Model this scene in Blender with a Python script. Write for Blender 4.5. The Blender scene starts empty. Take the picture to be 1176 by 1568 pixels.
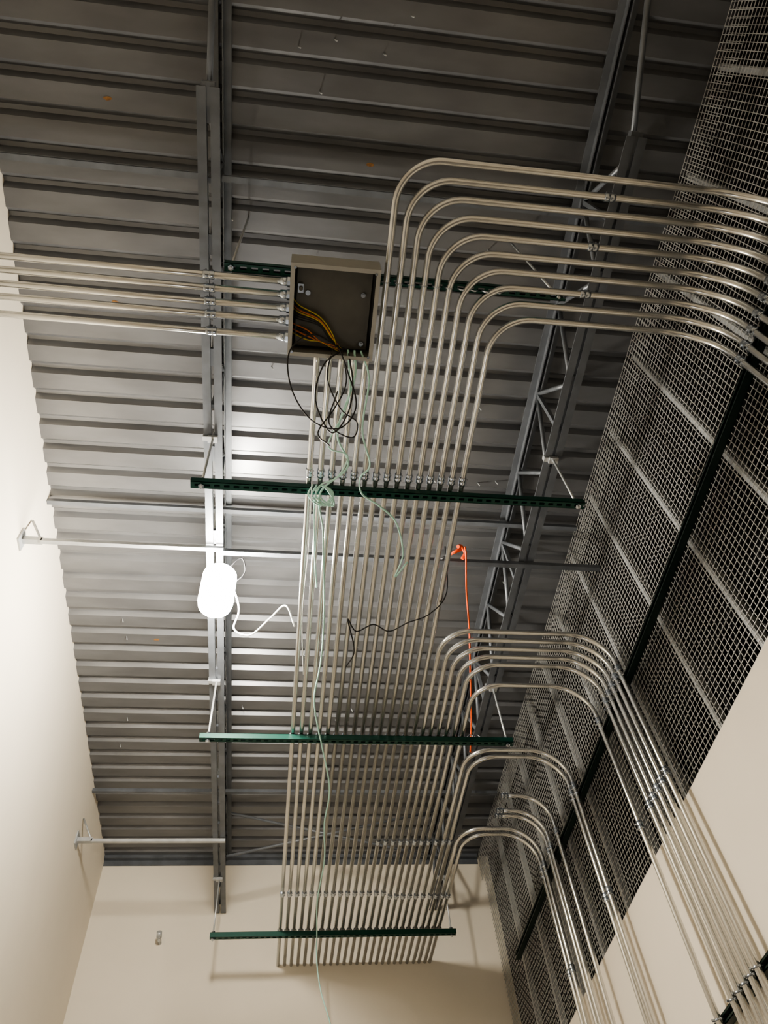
import bpy, math, random
from mathutils import Vector, Matrix
random.seed(7)
Z0=1.6
XL,XR,YB,YF,ZD=-1.64,2.08,7.08,-1.2,4.5
XOUT=5.2
# ---------------------------------------------------------------- materials
def mat(name,col,rough=.5,metal=0,noise=0,nscale=8,col2=None,bump=0,stretch=(1,1,1),rvar=0,spec=.5):
    m=bpy.data.materials.new(name); m.use_nodes=True
    nt=m.node_tree; b=nt.nodes['Principled BSDF']
    b.inputs['Base Color'].default_value=(*col,1); b.inputs['Roughness'].default_value=rough
    b.inputs['Metallic'].default_value=metal; b.inputs['Specular IOR Level'].default_value=spec
    if noise or bump or rvar:
        tc=nt.nodes.new('ShaderNodeTexCoord'); mp=nt.nodes.new('ShaderNodeMapping')
        mp.inputs['Scale'].default_value=stretch
        nt.links.new(tc.outputs['Object'],mp.inputs['Vector'])
        n=nt.nodes.new('ShaderNodeTexNoise'); n.inputs['Scale'].default_value=nscale; n.inputs['Detail'].default_value=3
        nt.links.new(mp.outputs[0],n.inputs['Vector'])
        if noise:
            r=nt.nodes.new('ShaderNodeValToRGB'); c2=col2 or tuple(c*(1-noise) for c in col)
            r.color_ramp.elements[0].position=.35; r.color_ramp.elements[1].position=.68
            r.color_ramp.elements[0].color=(*c2,1); r.color_ramp.elements[1].color=(*col,1)
            nt.links.new(n.outputs['Fac'],r.inputs['Fac']); nt.links.new(r.outputs[0],b.inputs['Base Color'])
        if rvar:
            mr=nt.nodes.new('ShaderNodeMapRange'); mr.inputs['To Min'].default_value=rough-rvar; mr.inputs['To Max'].default_value=rough+rvar
            nt.links.new(n.outputs['Fac'],mr.inputs['Value']); nt.links.new(mr.outputs[0],b.inputs['Roughness'])
        if bump:
            bp=nt.nodes.new('ShaderNodeBump'); bp.inputs['Strength'].default_value=bump; bp.inputs['Distance'].default_value=.01
            nt.links.new(n.outputs['Fac'],bp.inputs['Height']); nt.links.new(bp.outputs[0],b.inputs['Normal'])
    return m
M_wall=mat('cream_paint',(.79,.725,.62),.75,0,.03,2.5)
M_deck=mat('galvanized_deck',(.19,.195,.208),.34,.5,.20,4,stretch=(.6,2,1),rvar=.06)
M_shade_steel=mat('painted_shade_steel',(.05,.052,.055),.5,.3)  # deck and joist beyond the mesh: lack of light put into the colour
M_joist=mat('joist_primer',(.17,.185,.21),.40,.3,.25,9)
M_emt=mat('galvanized_conduit',(.68,.685,.675),.25,.97)
M_coup=mat('zinc_coupling',(.50,.55,.62),.22,1)
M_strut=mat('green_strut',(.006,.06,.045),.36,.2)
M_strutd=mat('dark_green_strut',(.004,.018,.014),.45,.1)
M_wire=mat('mesh_wire',(.56,.56,.55),.45,.5)
M_stud=mat('galvanized_stud',(.55,.57,.59),.38,.5,.2,10)
M_box=mat('box_grey',(.36,.36,.34),.5,.2)
M_boxin=mat('box_interior',(.11,.108,.10),.6,.1,.2,10)
M_black=mat('black_wire',(.012,.012,.014),.5)
M_yel=mat('yellow_wire',(.50,.38,.03),.5)
M_orw=mat('orange_wire',(.55,.15,.02),.5)
M_orange=mat('orange_jacket',(.9,.13,.03),.45)
M_string=mat('pull_string',(.50,.80,.72),.7)
M_white=mat('white_cord',(.75,.75,.74),.5)
M_shade_wall=mat('painted_shade_wall',(.02,.02,.023),.8)  # near-black colour stands in for the unlit space beyond the mesh
M_floor=mat('concrete_floor',(.22,.21,.20),.7,0,.2,2)
M_rust=mat('rust',(.30,.15,.05),.8,0,.5,60)
M_glow=bpy.data.materials.new('lamp_glow'); M_glow.use_nodes=True
nt=M_glow.node_tree; nt.nodes.clear(); e=nt.nodes.new('ShaderNodeEmission'); o=nt.nodes.new('ShaderNodeOutputMaterial')
e.inputs['Color'].default_value=(1,.93,.80,1); e.inputs['Strength'].default_value=350; nt.links.new(e.outputs[0],o.inputs[0])
# ---------------------------------------------------------------- builder
class B:
    def __init__(s,name,mats): s.n=name; s.m=mats; s.v=[];s.f=[];s.mi=[];s.sm=[]
    def box(s,a,b,mi=0):
        x0,y0,z0=a;x1,y1,z1=b;k=len(s.v)
        s.v+=[(x0,y0,z0),(x1,y0,z0),(x1,y1,z0),(x0,y1,z0),(x0,y0,z1),(x1,y0,z1),(x1,y1,z1),(x0,y1,z1)]
        for q in ((0,3,2,1),(4,5,6,7),(0,1,5,4),(1,2,6,5),(2,3,7,6),(3,0,4,7)):
            s.f.append([k+i for i in q]);s.mi.append(mi);s.sm.append(False)
    def obox(s,c,ax,ay,az,mi=0):
        k=len(s.v);c=Vector(c);ax,ay,az=Vector(ax),Vector(ay),Vector(az)
        for dz in(-1,1):
            for dx,dy in((-1,-1),(1,-1),(1,1),(-1,1)): s.v.append(tuple(c+ax*dx+ay*dy+az*dz))
        for q in ((0,3,2,1),(4,5,6,7),(0,1,5,4),(1,2,6,5),(2,3,7,6),(3,0,4,7)):
            s.f.append([k+i for i in q]);s.mi.append(mi);s.sm.append(False)
    def tube(s,pts,r,seg=12,mi=0,caps=True,smooth=True):
        pts=[Vector(p) for p in pts]; n=len(pts); k=len(s.v)
        rr=r if isinstance(r,(list,tuple)) else [r]*n
        t=[]
        for i in range(n):
            a=pts[max(i-1,0)];b=pts[min(i+1,n-1)]; t.append((b-a).normalized())
        up=Vector((0,0,1)) if abs(t[0].z)<.9 else Vector((0,1,0))
        u=t[0].cross(up).normalized()
        for i in range(n):
            u=(u-t[i]*u.dot(t[i])).normalized(); w=t[i].cross(u)
            for j in range(seg):
                a=2*math.pi*j/seg+math.pi/seg; s.v.append(tuple(pts[i]+(u*math.cos(a)+w*math.sin(a))*rr[i]))
        for i in range(n-1):
            for j in range(seg):
                j2=(j+1)%seg; s.f.append([k+i*seg+j,k+i*seg+j2,k+(i+1)*seg+j2,k+(i+1)*seg+j]);s.mi.append(mi);s.sm.append(smooth)
        if caps:
            s.f.append([k+j for j in range(seg)][::-1]);s.mi.append(mi);s.sm.append(False)
            s.f.append([k+(n-1)*seg+j for j in range(seg)]);s.mi.append(mi);s.sm.append(False)
    def done(s,parent=None):
        me=bpy.data.meshes.new(s.n); me.from_pydata(s.v,[],s.f); 
        for m in s.m: me.materials.append(m)
        me.polygons.foreach_set('material_index',s.mi); me.polygons.foreach_set('use_smooth',s.sm); me.update()
        ob=bpy.data.objects.new(s.n,me); bpy.context.collection.objects.link(ob)
        if parent: ob.parent=parent
        else: ob.location=(0,0,Z0)
        return ob
def empty(name):
    e=bpy.data.objects.new(name,None); bpy.context.collection.objects.link(e); e.location=(0,0,Z0); e.empty_display_size=.1; return e
def fillet(pts,rs,n=12):
    pts=[Vector(p) for p in pts]; out=[pts[0]]
    for i in range(1,len(pts)-1):
        r=rs[i-1]; a=(pts[i-1]-pts[i]).normalized(); b=(pts[i+1]-pts[i]).normalized()
        ang=a.angle(b); d=r/math.tan(ang/2); c=pts[i]+(a+b).normalized()*(r/math.sin(ang/2))
        p0=pts[i]+a*d; p1=pts[i]+b*d; v0=p0-c; v1=p1-c; th=v0.angle(v1)
        # keep the straight legs exactly straight right up to the bend
        out.append(p0+a*.004)
        for k in range(n+1):
            q=k/n; out.append(c+(v0*math.sin((1-q)*th)+v1*math.sin(q*th))/math.sin(th))
        out.append(p1+b*.004)
    out.append(pts[-1]); return out
def smooth(pts,n=8):
    P=[Vector(p) for p in pts]; P=[P[0]*2-P[1]]+P+[P[-1]*2-P[-2]]; out=[]
    for i in range(1,len(P)-2):
        a,b,c,d=P[i-1:i+3]
        for k in range(n):
            t=k/n; out.append(.5*((2*b)+(-a+c)*t+(2*a-5*b+4*c-d)*t*t+(-a+3*b-3*c+d)*t**3))
    out.append(P[-2]); return out
# ---------------------------------------------------------------- room shell
b=B('floor',[M_floor]); b.box((XL-.2,YF-.2,-1.7),(XOUT+.1,YB+.2,-1.6)); b.done()
b=B('wall_left',[M_wall]); b.box((XL-.15,YF-.15,-1.6),(XL,YB+.15,ZD+.12)); b.done()
b=B('wall_back',[M_wall]); b.box((XL,YB,-1.6),(XR+.12,YB+.15,ZD+.12)); b.done()
b=B('wall_front',[M_wall]); b.box((XL,YF-.15,-1.6),(XR+.2,YF,ZD+.12)); b.done()
b=B('wall_right',[M_wall]); b.box((XR,YF,-1.6),(XR+.12,YB,2.31)); b.done()
b=B('wall_outer',[M_shade_wall]); b.box((XOUT,YF-.15,-1.6),(XOUT+.1,YB+.15,ZD+.12)); b.box((XR+.12,YB,-1.6),(XOUT,YB+.1,ZD+.12)); b.box((XR+.2,YF-.15,-1.6),(XOUT,YF,ZD+.12)); b.done()
# corrugated ceiling deck (ribs run across the room)
b=B('ceiling',[M_deck,M_rust,M_stud,M_shade_steel])
pitch=.178; flat=.102; web=.026; rec=pitch-flat-2*web; dp=.034
y=YF-.15-.03; prof=[]
while y<YB+.15:
    prof+=[(y,ZD),(y+flat,ZD),(y+flat+web,ZD+dp),(y+flat+web+rec,ZD+dp)]; y+=pitch
xs=[XL-.1,XL+.8,.9,1.5,XR+.06,3.2,4.0,XOUT+.05]
k=len(b.v)
for (yy,zz) in prof:
    for x in xs: b.v.append((x,yy,zz))
nx=len(xs)
for i in range(len(prof)-1):
    for j in range(nx-1):
        b.f.append([k+i*nx+j,k+i*nx+j+1,k+(i+1)*nx+j+1,k+(i+1)*nx+j]);b.mi.append(3 if j>=4 else 0);b.sm.append(False)  # deck past the mesh has its shade painted in
# roof skin above
b.box((XL-.1,YF-.15,ZD+.10),(XOUT+.05,YB+.15,ZD+.12),0)
for i in range(30):   # fastener tips poking through
    x=random.uniform(XL+.1,1.9); ky=random.randint(4,44); yy=YF-.18+ky*pitch+random.uniform(.02,.09)
    b.tube([(x,yy,ZD),(x+.012,yy+.005,ZD-.035)],.0035,5,2)
for (x,yy) in ((-1.05,.42),(.33,.62),(-1.1,1.5),(-1.2,2.9),(-1.0,4.1)):
    ky=round((yy-(YF-.18))/pitch); yc=YF-.18+ky*pitch+.05
    n=10; k=len(b.v)
    for q in range(n):
        a=2*math.pi*q/n; rr=random.uniform(.7,1.15); b.v.append((x+.024*rr*math.cos(a),yc+.011*rr*math.sin(a),ZD-.0015))
    b.f.append([k+q for q in range(n)][::-1]); b.mi.append(1); b.sm.append(False)
b.done()
b=B('trim_ledger',[M_joist]); b.box((XL,YB-.05,ZD-.035),(XR,YB,ZD-.001)); b.box((XL,YB-.008,ZD-.09),(XR,YB-.001,ZD-.036)); b.done()
# ---------------------------------------------------------------- joists
def joist(cx):
    b=B('steel_bar_joist',[M_joist if cx<3 else M_shade_steel])  # far joist beyond the mesh takes the same painted-in shade
    zb,zt=3.93,ZD-.002; th=.006; L=.044; g=.009
    y0,y1=.30,YB-.01
    for s in(-1,1):
        xa,xb=sorted((cx+s*g,cx+s*(g+L)));
        b.box((xa,y0,zb),(xb,y1,zb+th)); b.box((xa,YF+.01,zt-th),(xb,y1,zt))
        xa,xb=sorted((cx+s*g,cx+s*(g+th)))
        b.box((xa,y0,zb+th),(xb,y1,zb+L)); b.box((xa,YF+.01,zt-L),(xb,y1,zt-th))
    # open web zigzag
    n=11; P=(y1-y0-.2)/n; z0,z1=zb+.025,zt-.025
    for i in range(n):
        ya=y0+.1+i*P
        b.tube([(cx,ya,z0),(cx,ya+P/2,z1)],.014,8); b.tube([(cx,ya+P/2,z1),(cx,ya+P,z0)],.014,8)
        for yy,zz in((ya,z0+.0),(ya+P/2,z1)):
            b.box((cx-.012,yy-.05,zz-.012),(cx+.012,yy+.05,zz+.012))
        if i%2==0:  # vertical struts
            b.box((cx-.012,ya+P/2-.012,z0),(cx+.012,ya+P/2+.012,z1))
    b.tube([(cx,y0+.06,z0),(cx,-.75,z1)],.015,10)
    b.box((cx-.03,y0-.02,zb+.006),(cx+.03,y0+.08,zb+.05))
    b.box((cx-.05,YF+.01,zt-.10),(cx+.05,YF+.16,zt-.045))
    return b.done()
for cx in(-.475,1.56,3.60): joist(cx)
# bridging
def angle_x(b,x0,x1,y,z,L=.032,th=.004,mi=0):
    b.box((x0,y,z),(x1,y+L,z+th),mi); b.box((x0,y,z+th),(x1,y+th,z+L),mi)
b=B('joist_bridging',[M_stud,M_joist])
for y in(.70,2.84,5.90):
    angle_x(b,XL+.001,XR-.01,y+.05,ZD-.045-.034,mi=1)
angle_x(b,XL+.12,-.42,2.84,3.93-.034,L=.027); angle_x(b,-.42,XR-.01,2.86,3.93-.034,mi=1)
angle_x(b,XL+.12,-.42,5.90,3.93-.034,L=.027)
for y in(2.84,5.90):   # wall brackets with kicker
    b.box((XL+.001,y-.03,3.86),(XL+.012,y+.06,3.98)); b.box((XL+.012,y,3.90),(XL+.13,y+.035,3.935))
    b.tube([(XL+.01,y+.015,4.12),(XL+.12,y+.015,3.92)],.008,8)
    # X bracing between joists
b.tube([(-.42,6.25,3.98),(1.5,6.25,4.44)],.012,8,1); b.tube([(-.42,6.29,4.44),(1.5,6.29,3.98)],.012,8,1)
b.done()
# ---------------------------------------------------------------- strut channels
SW=.041
def strut(ms,p0,p1,updir):
    """U channel from p0 to p1 ; updir = direction of its open side. slotted web on opposite side"""
    b=B('strut_channel',[ms,M_coup,M_stud])
    p0,p1,up=Vector(p0),Vector(p1),Vector(updir).normalized(); d=(p1-p0); L=d.length; d.normalize(); s=d.cross(up)
    h=SW/2; t=.0014
    for q in(-1,1):
        b.obox((p0+p1)/2+s*q*(h-t)+up*h,d*L/2,s*t,up*h)
        b.obox((p0+p1)/2+s*q*(h-.005)+up*(2*h-t),d*L/2,s*.005,up*t)
        b.obox((p0+p1)/2+s*q*(h-.0065)+up*t,d*L/2,s*.0065,up*t)
    a=0; pt=.05
    while a<L:
        c=min(a+.021,L); b.obox(p0+d*(a+c)/2+up*t,d*(c-a)/2,s*.0075,up*t); a+=pt
    return b
R=.0158; ZC=3.46
def clamp(b,x,y,z,r,mi=1):   # strut strap around conduit running in Y, channel below
    b.tube([(x-r-.004,y,z-r),(x-r-.004,y,z),(x-r*.7,y,z+r*.75),(x,y,z+r+.004),(x+r*.7,y,z+r*.75),(x+r+.004,y,z),(x+r+.004,y,z-r)],.005,6,mi)
main_x=[.08+.059*i for i in range(15)]
side_x=[.965,1.02,1.075,1.13,1.185,1.245,1.305,1.355,1.41,1.455]
for y,x0,x1,nx_ in((2.08,-.53,1.60,15),(4.04,-.53,1.60,23),(6.50,-.50,1.60,25)):
    zt=ZC-R-SW-.002
    b=strut(M_strut,(x0,y,zt),(x1,y,zt),(0,0,1))
    allx=(main_x+side_x)[:nx_]
    for x in allx: clamp(b,x,y,ZC,R)
    for cx in(-.475,1.56):   # threaded rods + beam clamps
        b.tube([(cx,y,zt-.02),(cx,y,3.99)],.007,8,2)
        b.tube([(cx,y,zt-.012),(cx,y,zt-.001)],.016,6,1,smooth=False); b.tube([(cx,y,zt+.045),(cx,y,zt+.056)],.016,6,1,smooth=False)
        b.box((cx-.028,y-.02,3.905),(cx+.028,y+.02,3.928),2)
        b.box((cx-.058,y-.014,3.915),(cx-.02,y+.014,3.955),2)
    b.done()
# strut above conduits near the junction box
zt=ZC+R+.002
b=strut(M_strut,(-.36,.97,zt),(1.24,.97,zt),(0,0,1))
b.tube([(-.33,.97,zt-.02),(-.33,.97,ZD)],.006,8,2); b.tube([(-.33,.97,zt-.012),(-.33,.97,zt)],.014,6,1,smooth=False)
b.tube([(1.2,.97,zt-.02),(1.2,.97,ZD)],.006,8,2)
for x in main_x[5:]: b.tube([(x-R-.003,.97,ZC+R),(x-R-.003,.97,ZC),(x,.97,ZC-R-.004),(x+R+.003,.97,ZC),(x+R+.003,.97,ZC+R)],.004,6,1)
b.done()
# ---------------------------------------------------------------- conduits
def coupling(b,p,d,L=.05,mi=1,r=R*1.27):
    p,d=Vector(p),Vector(d).normalized()
    b.tube([p-d*L/2,p-d*(L/2-.003),p-d*.003,p,p+d*.003,p+d*(L/2-.003),p+d*L/2],[r*.92,r,r,r*.93,r,r,r*.92],14,mi)
    s=d.cross(Vector((.3,.5,.81))).normalized()
    for q in(-1,1): b.tube([p+d*q*L*.28,p+d*q*L*.28+s*(r+.005)],.0035,6,mi)
b=B('conduit_bundle',[M_emt,M_coup])
XV=2.0
BX0,BX1,BY0,BY1=-.06,.335,.885,1.31
vert=[]
for i,x in enumerate(main_x):
    j=lambda:random.uniform(-.0015,.0015)
    if i<5:
        b.tube([(x,BY1+.002,ZC-.02),(x,BY1+.06,ZC-.02),(x,BY1+.13,ZC),(x,BY1+.14,ZC),(x+j(),3,ZC+j()),(x+j(),5,ZC+j()),(x,YB-.003,ZC)],R)
        b.tube([(x,BY1+.001,ZC-.02),(x,BY1+.03,ZC-.02)],R*1.3,14,1)
    else:
        k=i-5; yt=.44+.072*k
        b.tube(fillet([(x,YB-.003,ZC),(x,yt,ZC),(XV,yt,ZC),(XV,yt,-1.59)],[.19,.27]),R); vert.append((yt,'A'))
        coupling(b,(1.30+.02*(k%2),yt,ZC),(1,0,0)) if k%3==1 else None
        coupling(b,(XV,yt,3.13),(0,0,1))
    coupling(b,(x,2.0,ZC),(0,1,0)); coupling(b,(x,5.95,ZC),(0,1,0))
    if i>11: coupling(b,(x,5.25,ZC),(0,1,0))
ys=[3.07,3.14,3.21,3.28,3.35,3.53,4.17,4.24,5.08,5.15]
for i,(x,yt) in enumerate(zip(side_x,ys)):
    b.tube(fillet([(x,YB-.003,ZC),(x,yt,ZC),(XV,yt,ZC),(XV,yt,-1.59)],[.19,.25 ]),R)
    vert.append((yt,'B'))
    if i<8: coupling(b,(x,5.25,ZC),(0,1,0))
    coupling(b,(x,6.0,ZC),(0,1,0))
    coupling(b,(XV,yt,3.16),(0,0,1)); coupling(b,(XV,yt,2.42),(0,0,1))
b.done()
# stub elbows not yet connected
b=B('conduit_stub_elbow',[M_emt,M_coup])
for yt in(4.68,4.86,4.92):
    b.tube(fillet([(1.66,yt,ZC),(XV,yt,ZC),(XV,yt,-1.6)],[.22]),R); coupling(b,(1.68,yt,ZC),(1,0,0)); coupling(b,(XV,yt,3.16),(0,0,1))
b.done()
# conduits feeding the box from the left wall
b=B('conduit_feed',[M_emt,M_coup])
for yt in(1.0,1.06,1.12,1.18,1.26):
    zz=ZC-.02
    b.tube([(XL+.002,yt,zz+.01),(-.6,yt+random.uniform(-.003,.003),zz+.003),(BX0-.005,yt,zz)],R)
    b.tube([(BX0-.045,yt,zz),(BX0-.004,yt,zz)],R*1.3,14,1); b.tube([(BX0-.014,yt,zz),(BX0-.002,yt,zz)],R*1.6,8,1,smooth=False)
    coupling(b,(-.42+.03*(yt-1.1),yt,zz),(1,0,0))
b.done()
# ---------------------------------------------------------------- junction box
em=empty('junction_box')
b=B('enclosure',[M_box,M_boxin,M_coup]); z0,z1=3.335,3.475; t=.004
b.box((BX0,BY0,z1-t),(BX1,BY1,z1),0)
b.box((BX0,BY0,z0),(BX0+t,BY1,z1-t)); b.box((BX1-t,BY0,z0),(BX1,BY1,z1-t))
b.box((BX0+t,BY0,z0),(BX1-t,BY0+t,z1-t)); b.box((BX0+t,BY1-t,z0),(BX1-t,BY1,z1-t))
f=.019   # inward lip
b.box((BX0+t,BY0+t,z0),(BX0+f,BY1-t,z0+.002)); b.box((BX1-f,BY0+t,z0),(BX1-t,BY1-t,z0+.002))
b.box((BX0+f,BY0+t,z0),(BX1-f,BY0+f,z0+.002)); b.box((BX0+f,BY1-f,z0),(BX1-f,BY1-t,z0+.002))
zp=3.40
b.box((BX0+.03,BY0+.03,zp),(BX1-.03,BY1-.03,zp+.003),1)
b.box((BX0+t,BY0+t,z1-.012),(BX1-t,BY1-t,z1-.006),1)
for x,y in((.27,1.02),(.28,1.25)): 
    b.tube([(x,y,zp),(x,y,zp-.015)],.007,8,2); b.tube([(x,y,zp-.004),(x,y,zp-.008)],.012,6,2,smooth=False)
b.box((-.025,.99,zp-.012),(-.0,1.03,zp),2); b.tube([(-.012,1.01,zp-.012),(-.012,1.01,zp-.02)],.01,6,1,smooth=False)
b.tube([(.02,1.03,zp-.001),(.02,1.03,zp-.006)],.012,10,2)
for x,y in((BX0+.02,BY0+.02),(BX1-.02,BY0+.02),(BX1-.02,BY1-.02),(BX0+.02,BY1-.02)): b.tube([(x,y,z0-.004),(x,y,z0+.004)],.006,8,2)
for x in(.0,.22):   # hanging studs
    b.tube([(x,BY0+.03,z1),(x,BY0+.03,z1+.07)],.006,8,2); b.box((x-.012,BY0+.015,z1),(x+.012,BY0+.045,z1+.012),2)
b.done(em)
b=B('wiring',[M_black,M_yel,M_orw])
for i in range(7):
    o=i*.007
    b.tube(smooth([(-.045,1.07+o*2,3.42),(-.01,1.09+o*1.5,3.385),(.08,1.13+o,3.375),(.14,1.20+o,3.37),(.17+o,1.27,3.36)]),.0028,6,(1,0,2,1,0,0,0)[i])
for i in range(6):
    o=i*.009
    b.tube(smooth([(-.045,1.18+o,3.41),(.03,1.20+o,3.38),(.09,1.245,3.37),(.18,1.26+o/2,3.36)]),.003,6,(2,0,0,2,0,1)[i])
b.tube(smooth([(.19,1.27,3.36),(.05,1.20,3.33),(-.05,1.27,3.27),(-.03,1.42,3.2),(.07,1.55,3.16),(.2,1.58,3.16),(.27,1.48,3.2),(.22,1.34,3.28),(.17,1.25,3.36)]),.0036,6,0)
b.tube(smooth([(.2,1.27,3.36),(.11,1.33,3.3),(.08,1.47,3.22),(.16,1.6,3.15),(.23,1.52,3.18),(.25,1.4,3.25),(.22,1.27,3.37)]),.0036,6,0)
b.tube(smooth([(.19,1.27,3.36),(.22,1.4,3.28),(.17,1.5,3.2),(.1,1.6,3.14),(.16,1.66,3.13)]),.0034,6,0)
b.tube(smooth([(.15,1.27,3.36),(.13,1.38,3.27),(.2,1.5,3.2),(.28,1.55,3.17),(.26,1.62,3.15),(.15,1.56,3.16),(.18,1.42,3.22)]),.0034,6,0)
b.done(em)
# ---------------------------------------------------------------- strings / cords
b=B('pull_string',[M_string,M_white])
zs=3.37
s1=[(.25,1.27,3.36),(.26,1.40,3.32),(.20,1.68,3.31),(.27,1.88,3.34),(.14,2.07,3.37),(.17,2.3,zs),(.19,2.55,3.36),(.21,2.8,zs),(.22,3.05,3.36),(.22,3.3,zs),(.20,3.6,3.37),(.24,3.87,zs),(.28,4.06,3.37),(.36,4.5,zs),(.35,4.9,3.37),(.38,5.35,zs),(.36,5.9,3.37),(.39,6.45,3.37),(.39,6.53,3.33),(.40,6.53,3.15),(.43,6.5,2.95),(.50,6.48,2.7),(.49,6.48,2.5)]
b.tube(smooth(s1),.0054,6,0)
s2=[(.28,1.27,3.36),(.33,1.4,3.33),(.32,1.65,3.30),(.38,1.86,3.33),(.34,1.95,3.35),(.36,2.06,3.37),(.46,2.13,3.37),(.56,2.22,3.35),(.62,2.42,3.34),(.60,2.6,3.37),(.66,2.5,3.38)]
b.tube(smooth(s2),.005,6,0)
s3=[(.22,1.27,3.36),(.24,1.5,3.3),(.16,1.75,3.31),(.26,1.8,3.3),(.22,1.95,3.34),(.12,2.06,3.37),(.13,2.4,3.37),(.16,2.7,3.37)]
b.tube(smooth(s3),.004,6,0)
for o in range(4):
    b.tube(smooth([(.10+.02*o,2.02,3.37),(.08+.02*o,2.09,3.37),(.15+.02*o,2.14,3.36),(.21,2.07+.01*o,3.37),(.15,2.02,3.365),(.11,2.05,3.36)]),.0045,6,0)
b.tube(smooth([(.07,1.6,3.36),(.09,1.9,3.35),(.1,2.4,3.37),(.09,2.9,3.37),(.12,3.4,3.38)]),.0028,6,1)
b.done()
b=B('black_cable',[M_black]); 
b.tube(smooth([(.98,2.72,3.86),(.95,2.8,3.5),(.85,2.9,3.41),(.72,2.97,3.40),(.62,3.05,3.41),(.52,3.0,3.41),(.42,3.05,3.40),(.36,2.95,3.39),(.42,3.2,3.39),(.38,3.35,3.40)]),.004,6); b.done()
b=B('orange_extension_cord',[M_orange,M_black])
b.tube(smooth([(1.12,2.74,3.90),(1.13,2.8,3.86),(1.17,3.05,3.82),(1.23,3.33,3.78),(1.27,3.6,3.7),(1.33,4.0,3.6),(1.35,4.25,3.50)]),.006,8)
b.tube(smooth([(1.07,2.73,3.88),(1.10,2.76,3.93),(1.13,2.79,3.90),(1.11,2.82,3.87)]),.012,8)
b.tube([(1.02,2.80,3.88),(1.10,2.76,3.90)],[.008,.014],8,0); b.tube([(.97,2.83,3.87),(1.03,2.80,3.88)],.01,8,1)
b.done()
# ---------------------------------------------------------------- work lamp
LX,LY=-.434,3.02
em=empty('hanging_work_lamp')
b=B('bulb_jar',[M_glow]); 
b.tube([(LX,LY,3.525),(LX,LY,3.535),(LX,LY,3.555),(LX,LY,3.59),(LX,LY,3.84),(LX,LY,3.87),(LX,LY,3.885)],[.06,.082,.098,.106,.106,.085,.05],24); b.done(em)
b=B('cap_and_cord',[M_white,M_black])
b.tube([(LX,LY,3.887),(LX,LY,3.90),(LX,LY,3.925)],[.06,.055,.03],14)
b.tube(smooth([(LX+.03,LY,3.9),(LX+.12,LY-.05,3.98),(LX+.15,LY+.02,3.93),(LX+.10,LY+.06,3.88),(LX+.04,LY+.03,3.89)]),.005,6,1)
b.tube(smooth([(LX+.05,LY+.02,3.89),(LX+.13,LY+.15,3.72),(LX+.11,LY+.22,3.60),(-.22,3.26,3.57),(-.10,3.14,3.6),(-.01,3.02,3.58),(.05,3.08,3.46)]),.0055,8,0)
b.done(em)
# ---------------------------------------------------------------- wire mesh partition
XM=XR+.045
b=B('wire_mesh_partition',[M_wire,M_stud]); w=.0016; mp=.036
zlo=2.31
y=YF+.01
while y<YB-.01:
    b.box((XM-w,y-w,zlo),(XM+w,y+w,ZD-.002)); y+=mp
z=zlo+.01
while z<ZD-.005:
    b.box((XM-3*w,YF,z-w),(XM-w,YB,z+w)); z+=mp
# doubled overlap layer along the top
y=YF+.02
while y<YB-.01:
    b.box((XM-.03-w,y-w,ZD-.26),(XM-.03+w,y+w,ZD-.002)); y+=mp
z=ZD-.26
while z<ZD-.005:
    b.box((XM-.03-3*w,YF,z-w),(XM-.03-w,YB,z+w)); z+=mp
y=1.59-.54*5
while y<YB-.1:   # studs behind mesh
    b.box((XM+.006,y-.018,zlo),(XM+.010,y+.018,ZD-.01),1); b.box((XM+.010,y-.018,zlo),(XM+.05,y-.014,ZD-.01),1); y+=.54
b.box((XM+.012,YF,zlo),(XM+.05,YB,zlo+.02),1)
b.done()
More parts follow.
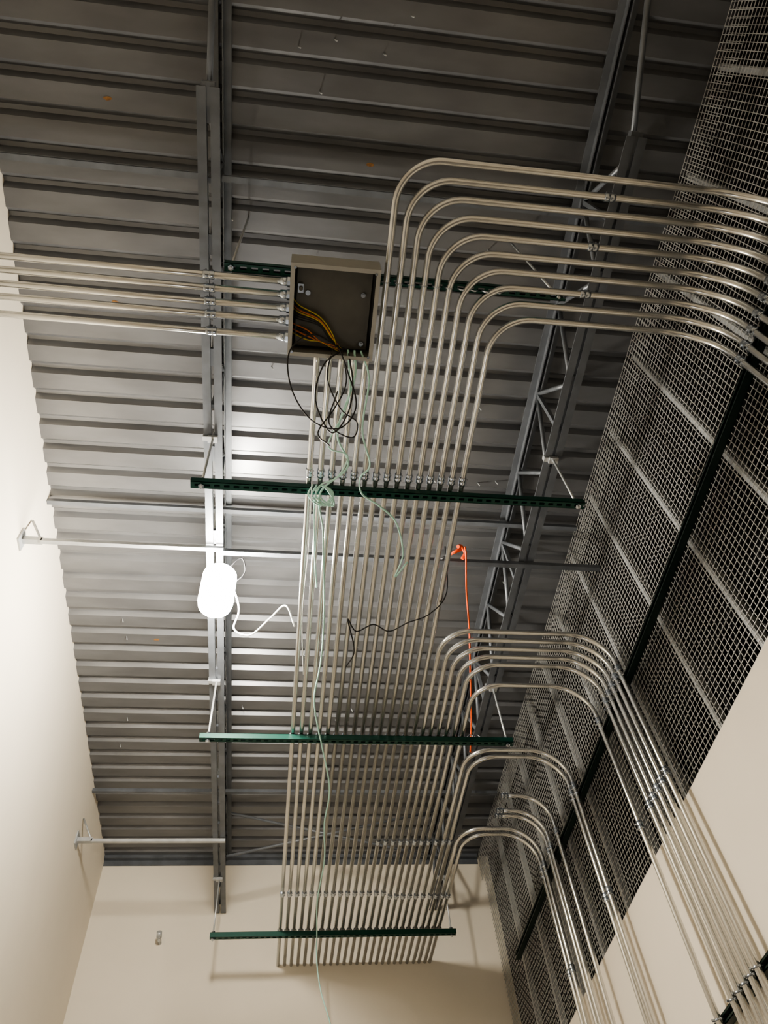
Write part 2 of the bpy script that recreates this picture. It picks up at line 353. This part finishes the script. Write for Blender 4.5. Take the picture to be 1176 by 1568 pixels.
# struts on the mesh, running along the wall
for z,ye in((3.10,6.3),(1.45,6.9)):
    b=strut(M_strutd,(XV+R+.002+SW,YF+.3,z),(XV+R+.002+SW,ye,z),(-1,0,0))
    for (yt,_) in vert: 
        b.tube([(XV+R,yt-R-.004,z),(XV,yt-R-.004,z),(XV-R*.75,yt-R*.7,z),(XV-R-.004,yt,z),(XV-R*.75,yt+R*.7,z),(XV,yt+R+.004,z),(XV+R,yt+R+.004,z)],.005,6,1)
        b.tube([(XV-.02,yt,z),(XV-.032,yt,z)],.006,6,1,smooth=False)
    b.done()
# small capped pipe stub on back wall
b=B('pipe_stub',[M_stud]); b.tube([(-.98,YB,3.67),(-.98,YB-.12,3.67)],.016,10); b.tube([(-.98,YB-.10,3.67),(-.98,YB-.14,3.70)],.024,8); b.done()
# ---------------------------------------------------------------- lights
def plight(n,loc,pw,r,col):
    l=bpy.data.lights.new(n,'POINT'); l.energy=pw; l.shadow_soft_size=r; l.color=col
    o=bpy.data.objects.new(n,l); o.location=(loc[0],loc[1],loc[2]+Z0); bpy.context.collection.objects.link(o)
plight('floor_work_light',(-.75,3.4,-1.2),50,.15,(1,.97,.93))
w=bpy.data.worlds.new('world'); bpy.context.scene.world=w; w.use_nodes=True
w.node_tree.nodes['Background'].inputs[0].default_value=(.6,.7,.8,1); w.node_tree.nodes['Background'].inputs[1].default_value=.02
sc=bpy.context.scene
try:
    sc.view_settings.view_transform='AgX'; sc.view_settings.look='AgX - Medium High Contrast'
except Exception as ex: print(ex)
# ---------------------------------------------------------------- camera
R3=((.9913,-.10893,-.07383),(.05132,.83663,-.54536),(.12118,.53683,.83494))
r,d,f=[Vector(v) for v in R3]
cam=bpy.data.cameras.new('camera'); co=bpy.data.objects.new('camera',cam); bpy.context.collection.objects.link(co)
m=Matrix((( r.x,-d.x,-f.x,0),(r.y,-d.y,-f.y,0),(r.z,-d.z,-f.z,Z0),(0,0,0,1)))
co.matrix_world=m
cam.sensor_fit='HORIZONTAL'; cam.sensor_width=36; cam.lens=36*1503/1536; cam.clip_start=.05
bpy.context.scene.camera=co
